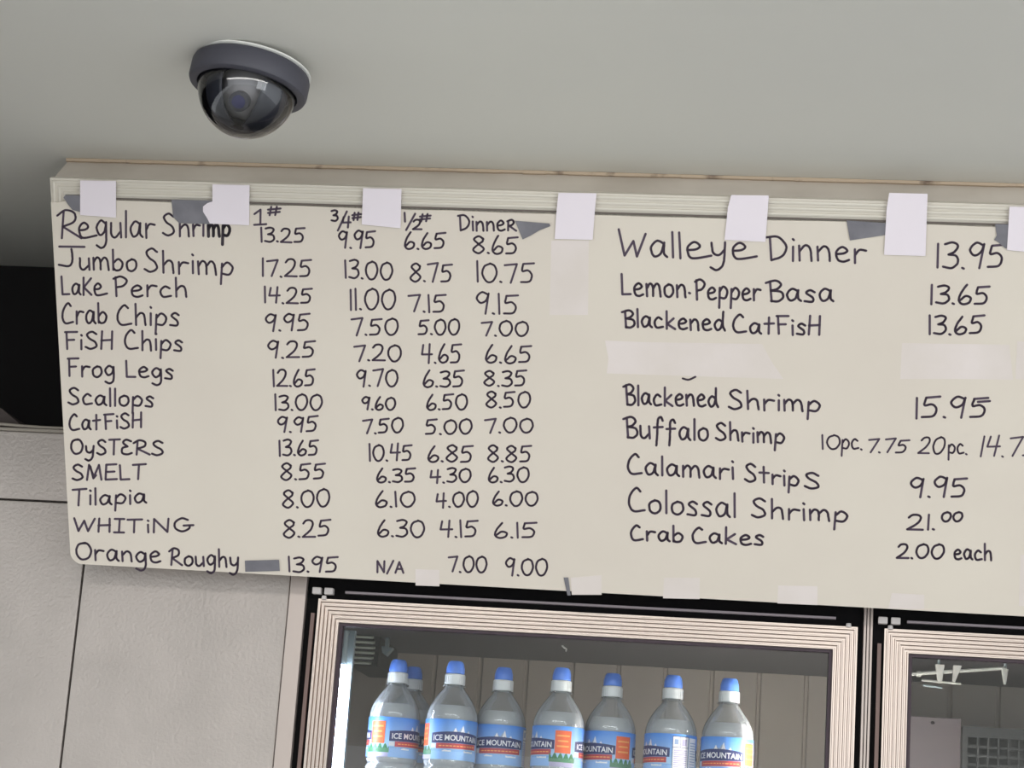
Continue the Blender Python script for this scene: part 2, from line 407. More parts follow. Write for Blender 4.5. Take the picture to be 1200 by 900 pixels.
# ---- the handwriting: single-stroke letters drawn with a marker
def G_():
    g = {}
    def d(ch, w, *st): g[ch] = (w, st)
    # a stroke is ('c', pts) smooth or ('l', pts) straight
    c = lambda *p: ('c', p); l = lambda *p: ('l', p)
    d('0', .62, c((.36, .98), (.1, .82), (.02, .42), (.2, .03), (.45, .06), (.62, .45), (.55, .85), (.34, .99)))
    d('1', .08, l((.02, 1), (.05, 0)))
    d('2', .58, c((.03, .8), (.16, .97), (.38, .97), (.48, .78), (.36, .42), (.0, .03)), l((0, .03), (.58, .02)))
    d('3', .5, c((.02, .93), (.28, 1), (.46, .88), (.36, .64), (.16, .53)), c((.16, .53), (.42, .48), (.49, .22), (.3, .01), (.0, .06)))
    d('4', .56, l((.1, .95), (.03, .45), (.56, .47)), l((.44, 1), (.38, 0)))
    d('5', .56, c((.1, .92), (.06, .58), (.3, .62), (.46, .4), (.36, .08), (.0, .03)), l((.1, .93), (.56, .98)))
    d('6', .5, c((.3, 1), (.1, .6), (.02, .2), (.18, 0), (.42, .08), (.48, .32), (.28, .42), (.08, .2)))
    d('7', .52, l((0, .9), (.52, .98), (.24, 0)))
    d('8', .56, c((.5, .84), (.28, 1), (.06, .82), (.26, .56), (.52, .26), (.28, 0), (.02, .2), (.24, .5), (.46, .7), (.48, .88)))
    d('9', .5, c((.46, .9), (.22, 1), (.02, .74), (.16, .5), (.38, .62), (.48, .94)), l((.48, .95), (.36, 0)))
    d('.', .06, l((.0, .03), (.05, .0)))
    d('-', .1, l((.0, .32), (.1, .3)))
    d(' ', .3)
    d('#', .8, l((.2, 1), (.1, .05)), l((.55, 1), (.45, .05)), l((0, .7), (.78, .78)), l((0, .32), (.74, .4)))
    d('/', .5, l((.5, 1.1), (0, -.1)))
    d('!', .5, l((0, .72), (.25, 1), (.25, 0)), l((0, 0), (.5, .02)))            # a figure one with flag and foot
    d('A', .62, l((0, 0), (.3, 1), (.6, 0)), l((.1, .36), (.52, .36)))
    d('B', .56, l((.1, .96), (.16, 0)), c((-.06, .88), (.3, 1), (.5, .82), (.36, .6), (.14, .52)), c((.14, .52), (.5, .46), (.58, .2), (.4, .01), (.14, .02)))
    d('C', .6, c((.46, .86), (.3, 1), (.08, .7), (.03, .3), (.2, .02), (.6, .08)))
    d('D', .66, l((.1, .95), (.14, 0)), c((-.02, .92), (.38, .95), (.64, .58), (.5, .18), (.14, .0)))
    d('E', .5, l((.5, 1), (.04, .98), (.0, 0), (.52, .02)), l((.02, .5), (.42, .52)))
    d('\u0190', .52, c((.5, .9), (.22, 1), (.06, .8), (.3, .54)), c((.3, .54), (.02, .42), (.02, .08), (.3, .0), (.54, .1)))
    d('F', .52, l((.06, .98), (.1, 0)), l((0, .98), (.52, 1)), l((.08, .52), (.4, .54)))
    d('G', .66, c((.52, .86), (.3, 1), (.06, .7), (.06, .25), (.3, .0), (.55, .2), (.58, .44)), l((.36, .44), (.72, .46)))
    d('H', .5, l((.04, 1), (.0, 0)), l((.48, 1), (.46, 0)), l((.0, .48), (.48, .52)))
    d('I', .42, l((.22, 1), (.2, 0)), l((.02, 1), (.42, 1)), l((0, 0), (.42, .0)))
    d('J', .58, c((.36, .94), (.4, .4), (.3, .06), (.0, .1)), l((.0, 1.04), (.75, 1.08)))
    d('K', .5, l((.02, .95), (.04, 0)), l((.46, .92), (.05, .42), (.5, .02)))
    d('L', .46, l((.02, 1), (.06, .02), (.46, .04)))
    d('M', .72, l((.0, 0), (.1, 1), (.32, .2), (.56, .98), (.68, 0)), l((.16, .9), (.3, .1), (.42, .3)))
    d('N', .6, l((.02, 0), (.04, 1), (.52, .02), (.56, 1)))
    d('O', .66, c((.4, .98), (.1, .84), (.02, .4), (.22, .02), (.54, .12), (.66, .55), (.5, .92), (.26, .94)))
    d('P', .5, l((.06, .96), (.08, -.02)), c((-.02, .88), (.26, 1), (.5, .8), (.36, .52), (.1, .44)))
    d('R', .62, l((.14, .98), (.08, 0)), c((-.04, .82), (.2, 1.02), (.46, .9), (.44, .6), (.12, .42)), l((.12, .42), (.66, .0)))
    d('\u00ae', .52, l((.06, .62), (.04, 0)), c((.0, .58), (.26, .68), (.38, .52), (.26, .34), (.06, .3)), l((.1, .3), (.52, -.02)))
    d('S', .52, c((.46, .86), (.26, 1), (.06, .84), (.16, .6), (.4, .4), (.46, .14), (.22, -.01), (.0, .1)))
    d('T', .58, l((.28, .98), (.26, 0)), l((0, .96), (.6, 1.0)))
    d('W', .86, l((.0, 1), (.18, .02), (.42, .82), (.58, .02), (.86, .98)))
    d('Q', .9, l((.0, 1.06), (.2, .05), (.5, .62), (.62, .02), (.92, .9)))
    d('Y', .55, l((0, 1), (.26, .5), (.52, 1)), l((.26, .5), (.24, 0)))
    d('a', .5, c((.42, .5), (.2, .6), (.02, .34), (.12, .04), (.32, .14), (.42, .52)), c((.43, .54), (.42, .16), (.52, .02)))
    d('b', .46, l((.03, .98), (.04, .02)), c((.05, .36), (.26, .54), (.45, .34), (.36, .06), (.16, .0), (.05, .1)))
    d('c', .44, c((.38, .5), (.2, .6), (.02, .34), (.12, .03), (.44, .08)))
    d('q', .56, c((.4, .82), (.24, .92), (.02, .5), (.14, .03), (.56, .1)))           # a tall small c
    d('d', .52, c((.4, .46), (.2, .56), (.02, .3), (.14, .02), (.32, .12), (.42, .46)), c((.44, 1), (.43, .3), (.54, .0)))
    d('e', .46, c((.03, .3), (.28, .34), (.4, .46), (.24, .6), (.04, .4), (.08, .08), (.26, .0), (.46, .08)))
    d('w', .6, c((.03, .3), (.3, .33), (.42, .46), (.24, .6), (.04, .4), (.1, .06), (.3, .0), (.78, .1)))  # e with a long tail
    d('f', .44, c((.42, .82), (.34, .98), (.2, .84), (.18, .3), (.14, -.3)), l((.02, .5), (.42, .54)))
    d('g', .46, c((.4, .48), (.2, .6), (.02, .34), (.16, .06), (.36, .2), (.42, .54)), c((.42, .54), (.42, -.2), (.24, -.42), (.02, -.32)))
    d('h', .46, l((.03, 1), (.05, 0)), c((.05, .34), (.22, .56), (.38, .48), (.44, .0)))
    d('\u0127', .46, l((.03, .82), (.05, 0)), c((.05, .34), (.22, .56), (.38, .48), (.44, .0)))
    d('i', .08, l((.04, .56), (.05, 0)), l((.03, .86), (.06, .82)))
    d('k', .46, l((.04, .96), (.04, 0)), l((.4, .58), (.06, .26), (.46, .0)))
    d('l', .08, l((.03, 1), (.05, 0)))
    d('m', .72, l((.02, .56), (.04, 0)), c((.04, .36), (.18, .58), (.32, .46), (.34, .02)), c((.34, .36), (.5, .58), (.64, .46), (.7, .0)))
    d('n', .46, l((.02, .56), (.04, 0)), c((.04, .36), (.22, .58), (.38, .46), (.43, .0)))
    d('o', .46, c((.24, .58), (.04, .42), (.06, .1), (.26, .0), (.44, .2), (.4, .5), (.22, .58)))
    d('p', .48, l((.06, .54), (.02, -.40)), c((.05, .36), (.26, .6), (.47, .38), (.34, .06), (.06, .08)))
    d('r', .38, l((.03, .56), (.04, 0)), c((.04, .32), (.18, .54), (.4, .52)))
    d('s', .38, c((.36, .5), (.2, .6), (.06, .46), (.3, .22), (.28, .02), (.0, .04)))
    d('t', .4, l((.2, .9), (.2, .0)), l((.0, .54), (.42, .58)))
    d('u', .46, c((.02, .56), (.04, .12), (.2, .0), (.4, .2)), l((.42, .56), (.45, .0)))
    d('y', .5, c((.04, .56), (.08, .2), (.26, .1), (.44, .3)), c((.46, .58), (.4, -.2), (.2, -.46), (.0, -.36)))
    d('_', .9, l((0, 0), (.9, 0)))
    return g
GL = G_()
def catmull(p, n=7):
    if len(p) < 3: return list(p)
    q = [(2*p[0][0]-p[1][0], 2*p[0][1]-p[1][1])]+list(p)+[(2*p[-1][0]-p[-2][0], 2*p[-1][1]-p[-2][1])]
    o = []
    for i in range(1, len(q)-2):
        for k in range(n):
            t = k/n
            o.append(tuple(.5*((2*q[i][j])+(-q[i-1][j]+q[i+1][j])*t+(2*q[i-1][j]-5*q[i][j]+4*q[i+1][j]-q[i+2][j])*t*t+(-q[i-1][j]+3*q[i][j]-3*q[i+1][j]+q[i+2][j])*t**3) for j in (0, 1)))
    o.append(p[-1]); return o
def strokes_of(text, x0, y0, x1, y1, h, slant=0.0, gap=.15):
    tot = 0
    for i, ch in enumerate(text): tot += GL[ch][0] + (gap if i < len(text)-1 else 0)
    sx = math.hypot(x1-x0, y1-y0)/tot; dx, dy = (x1-x0), (y1-y0); ln = math.hypot(dx, dy); dx /= ln; dy /= ln
    pos = 0; res = []
    for ch in text:
        w, st = GL[ch]
        js = 1+random.uniform(-.05, .05); jy = random.uniform(-.03, .03); jr = random.uniform(-.04, .04)
        for kind, pts in st:
            pts = catmull(pts) if kind == 'c' else list(pts)
            o = []
            for gx, gy in pts:
                gx += random.uniform(-.006, .006)
                X = (pos+gx)*sx + (slant+jr*.6)*gy*h; Yv = (gy*js+jy)*h
                o.append((x0+dx*X, y0+dy*X-Yv))
            res.append(o)
        pos += w+gap
    return res
def ink(name, strokes, width, m=None, off=.0003, label=None):
    b = MB(); hw = width/2
    for s in strokes:
        for i, (px, py) in enumerate(s):
            if i < len(s)-1:
                qx, qy = s[i+1]; ex, ey = qx-px, qy-py; ll = math.hypot(ex, ey)
                if ll < 1e-6: continue
                nx, ny = -ey/ll*hw, ex/ll*hw
                b.face([on_board(a, c_, off) for a, c_ in ((px+nx, py+ny), (px-nx, py-ny), (qx-nx, qy-ny), (qx+nx, qy+ny))])
            b.face([on_board(px+hw*math.cos(t*math.pi/4), py+hw*math.sin(t*math.pi/4), off) for t in range(8)])
    o = b.build(name, m or MT['ink'], board, fixn=False)
    if label: o['label'] = label
    return o
# each entry: words of one hand-written item (text, start x, start y, end x, end y, height[, slant])
NAMES = {
 'Regular Shrimp': [('R', 69, 279, 94, 279, 33), ('wgular', 92, 278, 181, 278.5, 31), ('S\u0127', 191, 276, 222, 276.5, 25), ('ri', 226, 276.5, 239, 276.7, 25)],
 'Jumbo Shrimp': [('J', 69, 313, 92, 314, 22), ('umbo', 93, 315.5, 160, 317.5, 25), ('Shrimp', 169.5, 318.5, 273, 323, 26)],
 'Lake Perch': [('LaKw', 72, 345, 122, 346, 22), ('Perch', 134, 347, 219, 348, 22)],
 'Crab Chips': [('Crab', 72.5, 380, 125, 379, 25), ('Chips', 137, 381, 210, 381.5, 24)],
 'Fish Chips': [('FiSH', 76, 408.5, 132, 409, 20), ('Chips', 146, 409, 214, 412, 22)],
 'Frog Legs': [('Frog', 79, 441, 134, 441.5, 21), ('Legs', 147, 441.5, 203, 444, 20)],
 'Scallops': [('Scallops', 80, 474, 180, 477, 20)],
 'Catfish': [('Cat', 81, 504, 117, 503, 19), ('FiSH', 122, 502.5, 166, 501, 17)],
 'Oysters': [('OyST\u0190', 83, 532, 154, 533, 17), ('RS', 158, 533, 192, 533, 17)],
 'Smelt': [('SMELT', 85, 563, 170, 561.5, 18)],
 'Tilapia': [('Tilapia', 85, 592, 171, 590, 19)],
 'Whiting': [('WHIT', 87, 623, 166, 624, 16), ('iNG', 172, 624, 225, 623, 16)],
 'Orange Roughy': [('Orange', 89, 656, 188, 660, 21), ('Roughy', 199, 662, 280, 664.5, 20)],
 'Walleye Dinner': [('Q', 725, 301, 756, 301.5, 31), ('allwyw', 762, 302, 880, 303, 31), ('Dinner', 899, 304, 1014, 308, 30)],
 'Lemon Pepper Basa': [('Lemon', 728, 346, 804, 348, 25), ('.', 807.5, 344, 809, 344, 18), ('Pepper', 815, 351, 891, 352, 24), ('Basa', 899, 353, 976, 354, 24)],
 'Blackened Catfish': [('Blackened', 730, 383, 849, 388, 21), ('CatFisH', 858.5, 390, 961, 393, 21)],
 'Blackened Shrimp': [('Blackened', 732, 474, 841, 477, 23), ('Shrimp', 854, 479, 961, 483, 22)],
 'Buffalo Shrimp': [('Buffalo', 732, 512, 830, 517, 25), ('Shrimp', 839, 515, 919, 521, 20)],
 'Calamari Strips': [('Calamari', 735, 555, 860, 562, 23), ('Strip', 873, 563, 936, 571, 20), ('S', 943, 571, 961, 573, 18)],
 'Colossal Shrimp': [('Colossal', 736.5, 600, 862, 606, 27), ('Shrimp', 881, 606, 993, 612, 22)],
 'Crab cakes': [('qrab', 739, 633, 800, 635, 19), ('qakes', 811, 636, 895, 639, 20)],
}
for k, ws in NAMES.items():
    st = []
    for w_ in ws: st += strokes_of(*w_)
    ink('item_name', st, 2.85 if ws[0][1] > 600 else 2.6, label='handwritten words '+k)
ink('ink_mark', [catmull([(800, 443.5), (807, 445), (815, 441.5)])], 2.4, label='leftover pen stroke under white patch')
# bold retouched letters of the first row
ink('item_name', [s for s in strokes_of('mp', 243.5, 277, 269.5, 277, 24)], 3.6, MT['ink_dark'], .00035, label='bolder retraced letters')
HEADS = {
 'one pound': [('!', 298, 263.5, 312, 263, 18), ('#', 314, 253, 329, 252.5, 10)],
 'three quarter pound': [('3', 388.5, 259, 396, 259, 13), ('/', 396, 268, 407, 268, 18), ('4', 401, 267, 411, 267, 13), ('#', 413, 258.5, 423.5, 258, 9)],
 'half pound': [('1', 474, 260, 475, 260, 10), ('/', 476, 268.5, 486.5, 268.5, 16), ('2', 484, 269, 494, 269, 12), ('#', 492, 260, 505, 259.5, 9)],
 'Dinner': [('Dinne\u00ae', 537, 270, 605, 270.5, 19)],
}
for k, ws in HEADS.items():
    st = []
    for w_ in ws: st += strokes_of(*w_)
    ink('column_heading', st, 2.5, label='handwritten heading '+k)
PRICES = [('13.25', 305.5, 283, 357, 284.5, 17), ('17.25', 307, 324, 365, 324.5, 20), ('14.25', 309.5, 355, 365.5, 355.5, 18), ('9.95', 311, 388, 363, 387, 20),
 ('9.25', 314, 420, 369, 419, 20), ('12.65', 320, 453, 369, 452.5, 19), ('13.00', 322, 481, 377, 480, 18), ('9.95', 325, 507, 372, 505.5, 18), ('13.65', 327, 534, 373, 533.5, 18),
 ('8.55', 329, 563, 381, 561.5, 19), ('8.00', 331, 595, 386, 594, 20), ('8.25', 332, 630, 387, 628.5, 20), ('13.95', 338, 670, 396, 670.5, 18),
 ('9.95', 397, 291, 440, 290.5, 20), ('13.00', 404, 326, 459.5, 327.5, 21), ('11.00', 410, 363, 463, 362.5, 24), ('7.50', 412, 393, 466, 393, 20), ('7.20', 415, 423, 470, 423, 19),
 ('9.70', 418, 453, 466, 452.5, 20), ('9.60', 424, 480, 463, 480, 15), ('7.50', 425, 508, 472, 507, 17), ('10.45', 432.5, 540, 483, 540, 19), ('6.35', 441.5, 565, 487, 565.5, 16),
 ('6.10', 440, 594, 486, 593.5, 18), ('6.30', 442.5, 629, 497, 629.5, 19), ('N/A', 442, 671, 473, 671.5, 13),
 ('6.65', 474, 292, 522, 291.5, 19), ('8.75', 480.5, 330, 530, 330.5, 22), ('7.15', 479, 365, 522.5, 366, 21), ('5.00', 490.5, 392, 538, 392.5, 18), ('4.65', 494, 425, 540.5, 426, 22),
 ('6.35', 496, 454, 544, 453.5, 19), ('6.50', 500, 480, 547.5, 479.5, 18), ('5.00', 499, 509, 552.5, 508.5, 17), ('6.85', 501.5, 541, 554, 541.5, 19), ('4.30', 504, 566, 551.5, 564.5, 16),
 ('4.00', 511, 595, 560, 593.5, 18), ('4.15', 515.5, 629, 559.5, 629.5, 19), ('7.00', 525.5, 670, 570, 671.5, 19),
 ('8.65', 554, 297, 607, 297.5, 21), ('10.75', 558.5, 330, 626, 332.5, 23), ('9.15', 558, 367, 607.5, 369, 24), ('7.00', 564, 393, 618.5, 393.5, 17), ('6.65', 569, 425, 623, 425.5, 20),
 ('8.35', 567, 452, 616.5, 452.5, 18), ('8.50', 569.5, 478, 621, 477.5, 18), ('7.00', 568.5, 508, 624.5, 506.5, 17), ('8.85', 571.5, 541, 622.5, 541.5, 20), ('6.30', 572.5, 565, 619.5, 564.5, 17),
 ('6.00', 577.5, 593, 630, 592.5, 17), ('6.15', 579.5, 630, 629, 630.5, 18), ('9.00', 592.5, 674, 641, 674.5, 20),
 ('13.95', 1097, 314, 1177, 314.5, 29, .06), ('13.65', 1090, 356, 1159, 357, 22, .06), ('13.65', 1088, 392, 1152, 391.5, 21, .06), ('15.95', 1072, 490, 1157, 489.5, 24, .05),
 ('9.95', 1067, 582, 1133, 582.5, 23)]
for p_ in PRICES:
    ink('price', strokes_of(*p_), 2.45 if p_[1] < 1000 else 2.8, label='handwritten price '+p_[0])
st = strokes_of('10', 963, 526, 984, 526, 16) + strokes_of('pc.', 986, 526, 1010, 527, 19) + strokes_of('7.75', 1015, 530, 1062, 530.5, 16, .25) + strokes_of('20', 1076, 532, 1105, 532, 20, .2) + strokes_of('pc.', 1111, 532, 1133, 532.5, 19) + strokes_of('14.75', 1148, 535, 1214, 535, 24, .2)
ink('price', st, 2.3, label='handwritten prices for 10 and 20 pieces')
ink('price', strokes_of('21.', 1063, 620.5, 1095, 621, 18, .1)+strokes_of('00', 1103, 611.5, 1127, 611, 11, .1), 2.7, label='handwritten price 21.00')
ink('price', strokes_of('2.00', 1051, 654, 1105, 654.5, 17, .1)+strokes_of('each', 1118, 655, 1162, 657, 19), 2.7, label='handwritten price 2.00 each')
ink('price', [[(1146, 471), (1160, 470)]], 2.8, label='long bar of a five')

# ------------------------------------------------------------------ the dome camera under the ceiling
r_c = ray(297, 74); dcx, dcy = r_c.x*(CZ-ZO)/r_c.z, r_c.y*(CZ-ZO)/r_c.z
cam = thing('security_camera', 'small smoked dome security camera with charcoal collar on the ceiling', 'security camera', (dcx, dcy, CZ-.0005), rot=(math.radians(-3), math.radians(6), 0)); cam.scale = (.955,)*3
b = MB(); b.lathe([(0, -.0045), (.0705, -.0045), (.0708, -.0060), (.069, -.007), (0, -.007)], 64); b.build('mounting_plate', MT['rod'], cam, local=True, smooth=True)
b = MB(); b.lathe([(.0, -.0065), (.066, -.0065), (.0695, -.009), (.071, -.013), (.071, -.031), (.0695, -.0345), (.066, -.036), (.0605, -.036), (.0595, -.034), (.0595, -.02), (0, -.02)], 64)
b.build('collar', MT['dome_ring'], cam, local=True, smooth=True)
dome_m = clear('smoked_dome', (.8, .81, .83), 1.4, .02, ior=1.55)
prof = [(.0592*math.cos(a), -.030-.0630*math.sin(a)) for a in [math.pi/2*i/20 for i in range(21)]]
b = MB(); b.lathe(prof, 64); dm = b.build('dome', dome_m, cam, local=True, smooth=True)
# inner liner with an opening, and the camera ball
lin_m = mat('liner_black', (66, 68, 78), .35)
b = MB()
for a in range(48):
    t0, t1 = 2*math.pi*a/48, 2*math.pi*(a+1)/48
    for i in range(10):
        p0, p1 = math.pi/2*i/11, math.pi/2*(i+1)/11
        tm = ((t0+t1)/2+math.pi) % (2*math.pi)-math.pi
        if abs(tm-.15) < .55 and i >= 0: continue          # slot the lens looks through
        q = []
        for t, p in ((t0, p0), (t1, p0), (t1, p1), (t0, p1)):
            r = .049*math.cos(p); q.append((r*math.sin(t), -r*math.cos(t), -.034-.050*math.sin(p)))
        b.face(q)
ln_o = b.build('liner', lin_m, cam, local=True, smooth=True)
sm = ln_o.modifiers.new('solid', 'SOLIDIFY'); sm.thickness = .0015
b = MB(); b.lathe([(0, -.021), (.030, -.021), (.033, -.035), (.030, -.052), (.018, -.066), (0, -.07)], 40); b.build('camera_ball', mat('ball_grey', (150, 148, 150), .4), cam, local=True, smooth=True)
b = MB()
lensdir = Vector((.1, -.85, -.5)).normalized(); o_ = Vector((0, 0, -.045))
b.tube([o_+lensdir*.026, o_+lensdir*.040], .012, 24); le = b.build('lens_barrel', lin_m, cam, local=True, smooth=True)
b = MB(); b.tube([o_+lensdir*.0395, o_+lensdir*.0412], .008, 20); b.build('lens', mat('lens_blue', (50, 54, 110), .08), le, local=True)

# ------------------------------------------------------------------ on top of the cooler
b = MB()
pts = [Vector((-1.19+.018*i, YF-.0005+.001*math.sin(i*.7), TOPZ+.0045+.0024+(.0022+.0018*math.sin(i*.45+.4) if i % 2 == 0 else .0021+.0018*math.sin(i*.45+.4)))) for i in range(30)]
b.tube(pts, .0022, 10); tag(b.build('cable', MT['cable'], origin=(-1.2, YF, TOPZ+.0045), smooth=True), 'thin pale cable lying along the top edge of the cooler', 'cable')
b = MB()
b.prism([(-1.052, YF+.012, TOPZ+.0046), (-1.092, YF+.012, TOPZ+.034), (-1.19, YF+.012, TOPZ+.078), (-1.195, YF+.012, TOPZ+.07), (-1.19, YF+.012, TOPZ+.0046)], (0, .10, 0))
tag(b.build('cardboard_wedge', MT['brown'], origin=(-1.2, YF+.06, TOPZ+.0046)), 'dark brown sloping piece lying on the cooler top at far left', 'cardboard')

# ------------------------------------------------------------------ inside the cooler
SHZ = ZO + .086
def shelf(x0, x1, label):
    t = thing('wire_shelf', label, 'shelf', ((x0+x1)/2, 3.2, SHZ-.01), 'wire shelves')
    b = MB()
    for y in (2.885, 3.2, 3.52): b.tube([(x0, y, SHZ-.009), (x1, y, SHZ-.009)], .004, 8)
    b.build('rail', MT['rod'], t)
    b = MB(); k = int((x1-x0)/.02)
    for i in range(k+1): b.tube([(x0+(x1-x0)*i/k, 2.885, SHZ-.0027), (x0+(x1-x0)*i/k, 3.52, SHZ-.0027)], .0024, 6)
    b.build('wires', MT['rod'], t)
    for x in (x0+.01, x1-.01):
        for y in (2.9, 3.5):
            b = MB(); b.tube([(x, y, 0), (x, y, SHZ-.012)], .009, 10); b.build('post', MT['rod'], t)
shelf(-.562, .10, 'white wire shelf under the water bottles')
shelf(.16, .98, 'white wire shelf under the carton and crate behind the right door')

# tube lamp on the left jamb
tp = at(401, 780, 2.885)
tl = thing('tube_light', 'lit white vertical tube lamp inside the left edge of the cooler door', 'lamp', (tp.x, tp.y, tp.z-.9))
b = MB(); b.tube([(tp.x, tp.y, tp.z-.9), (tp.x, tp.y, tp.z)], .0082, 16); b.build('tube', MT['lamp'], tl, smooth=True)
b = MB(); b.tube([(tp.x, tp.y, tp.z+.0002), (tp.x, tp.y, tp.z+.047)], .0062, 16); b.build('tube_end', MT['frost'], tl, smooth=True)
b = MB(); b.box(tp.x-.012, tp.x+.012, tp.y+.0085, tp.y+.02, tp.z-.92, tp.z+.05); b.build('backing', MT['frost'], tl)
# its twin behind the mullion (its light reaches the lining)
t2 = thing('tube_light', 'vertical tube lamp hidden behind the mullion between the doors', 'lamp', (.122, 2.875, tp.z-.9))
b = MB(); b.tube([(.122, 2.875, tp.z-.9), (.122, 2.875, tp.z)], .0082, 16); b.build('tube', MT['lamp_2'], t2, smooth=True)

# evaporator fan unit at the back left: louvred grille
def evap():
    a0 = at(413, 745, 3.5); a1 = at(438, 776, 3.5)
    x0, x1 = a0.x, a1.x; z0, z1 = at(425, 777, 3.5).z, ZO+.4155
    t = thing('evaporator_unit', 'grey louvred fan grille at the back upper left inside the cooler', 'cooling unit', ((x0+x1)/2, 3.55, z0))
    b = MB(); b.box(x0-.004, x1+.004, 3.515, 3.70, z0-.003, z1); b.build('housing', MT['crate'], t)
    nsl = 6
    for i in range(nsl):
        z = z0 + (z1-z0-.004)*i/(nsl-1)
        hw = (x1-x0)/2*math.sqrt(max(.25, 1-((i-2.6)/4.2)**2))
        b = MB(); cx = (x0+x1)/2-.002
        b.prism([(cx-hw, 3.514, z), (cx-hw, 3.500, z-.002), (cx-hw, 3.500, z+.001), (cx-hw, 3.514, z+.004)], (2*hw, 0, 0)); b.build('slat', MT['slat'], t)
    # bracket to its right
    q = [at(447, 757, 3.5), at(460, 759, 3.5), at(452, 768, 3.5), at(448, 765, 3.5)]
    b = MB(); b.prism(q, (0, .02, 0)); b.box(q[0].x+.002, q[0].x+.008, 3.521, 3.53, q[3].z, ZO+.4155)
    b.build('bracket', MT['frost'], t)
evap()
# small bright screw hook in the cooler ceiling
p = at(659, 759, 3.5)
t = thing('ceiling_hook', 'tiny pale hook on the dark cooler ceiling above the middle bottle', 'hook', (p.x, p.y, ZO+.4158))
b = MB(); b.tube([(p.x, p.y, ZO+.4158), (p.x, p.y, p.z+.003), (p.x+.003, p.y, p.z), (p.x+.007, p.y, p.z-.002), (p.x+.006, p.y, p.z-.006)], .0016, 8); b.build('hook', MT['rod'], t)

# right door: white rail with tapered clips, carton, crate
yr = 3.1
t = thing('shelf_rail', 'white rail with three tapered hanging clips behind the right glass door', 'rail', at(1120, 786, yr))
b = MB(); b.tube([at(1068, 790, yr), at(1179, 783, yr)], .0026, 10); b.tube([at(1074, 790, yr-.001), at(1079, 789.8, yr-.001)], .0042, 12)
b.build('rail', MT['rail_grey'], t)
b = MB(); b.tube([at(1080, 797, yr+.004), at(1126, 801.5, yr+.004)], .0017, 8); b.build('lower_rail', MT['rail_grey'], t)
b = MB(); b.tube([at(1082, 803, yr+.03), at(1104, 806, yr+.03)], .0014, 8); b.build('lower_rail', MT['frost'], t)
for (pts) in ([(1096, 778), (1107, 779), (1104, 800), (1099, 800)], [(1117, 779.5), (1127.5, 780), (1119, 800), (1116, 799)], [(1173.5, 783), (1182, 784), (1179, 802), (1176.5, 801.5)]):
    b = MB(); b.prism([at(x, y, yr-.004) for x, y in pts], (0, .008, 0)); b.build('clip', MT['rail_grey'], t, bevel=.0006)
for px_, py_ in ((1100, 779), (1178, 784)):
    q = at(px_, py_, yr); b = MB(); b.tube([(q.x, yr, q.z), (q.x, yr, ZO+.416)], .002, 8); b.build('hanger', MT['frost'], t)
ct = at(1127, 842, 3.34); cl = at(1060, 838, 3.34)
t = thing('carton', 'plain grey carton with a finger hole standing left of the dark crate', 'box', ((cl.x+ct.x)/2, 3.36, SHZ))
hc = at(1093, 847, 3.34); x0, x1 = cl.x-.05, ct.x
b = MB(); b.box(x0, x1, 3.34, 3.51, SHZ, ct.z); b.build('body', MT['carton'], t, bevel=.002)
b = MB(); b.lathe([(0, -.0008), (.0032, -.0008), (.0032, .0)], 16); 
for v in b.v:
    y = v.y; v.x, v.y, v.z = hc.x+v.x, 3.3396+v.z, hc.z+y*.8
b.build('finger_hole', MT['black'], t)
kr = at(1129, 850, 3.3)
x0, x1 = kr.x, kr.x+.32; z1 = kr.z
t = thing('plastic_crate', 'dark plastic mesh crate behind the glass door at the right edge', 'crate', ((x0+x1)/2, 3.4, SHZ))
b = MB(); z0 = SHZ
b.box(x0, x1, 3.31, 3.315, z1-.016, z1); b.box(x0, x1, 3.31, 3.315, z0, z0+.012); b.box(x0, x0+.008, 3.31, 3.315, z0+.012, z1-.016); b.box(x1-.008, x1, 3.31, 3.315, z0+.012, z1-.016)
n = 20
for i in range(1, n): xx = x0+.008+(x1-x0-.016)*i/n; b.box(xx-.0016, xx+.0016, 3.311, 3.314, z0+.012, z1-.016)
for i in range(1, 14): zz = z0+.012+(z1-z0-.028)*i/14; b.box(x0+.008, x1-.008, 3.3115, 3.3135, zz-.002, zz+.002)
b.box(x0, x0+.006, 3.316, 3.5, z0, z1); b.box(x1-.006, x1, 3.316, 3.5, z0, z1); b.box(x0+.006, x1-.006, 3.494, 3.5, z0, z1); b.box(x0+.006, x1-.006, 3.316, 3.494, z0, z0+.005)
b.build('body', MT['crate'], t)

# ------------------------------------------------------------------ water bottles
R = .0352; HT = .230; LZ0, LZ1 = HT-.136, HT-.082
MT['pet'] = clear('clear_plastic', (.93, .95, .96), 1.6, .04, edge=.75, edgecol=(.72, .76, .80))
MT['water'] = bpy.data.materials.new('water'); MT['water'].use_nodes = True
_b = MT['water'].node_tree.nodes['Principled BSDF']; _b.inputs['Transmission Weight'].default_value = .4; _b.inputs['IOR'].default_value = 1.33; _b.inputs['Roughness'].default_value = .08; _b.inputs['Base Color'].default_value = (.93, .96, .98, 1)
MT['cap_white'] = mat('white_collar_plastic', (240, 245, 246), .4)
MT['cap_blue'] = mat('blue_cap_plastic', (92, 142, 240), .3, bump=(90, .1, .002))
# label colours
LM = [mat('label_sky', (86, 146, 224), .35), mat('label_navy', (38, 52, 110), .4), mat('label_red', (196, 70, 78), .4), mat('label_white', (238, 240, 246), .4),
      mat('label_orange', (238, 108, 62), .4), mat('label_green', (60, 128, 88), .4), mat('label_water', (142, 190, 244), .4), mat('label_grey_blue', (150, 172, 208), .4), mat('label_lilac', (176, 172, 206), .4), mat('label_yellow', (246, 170, 96), .4)]
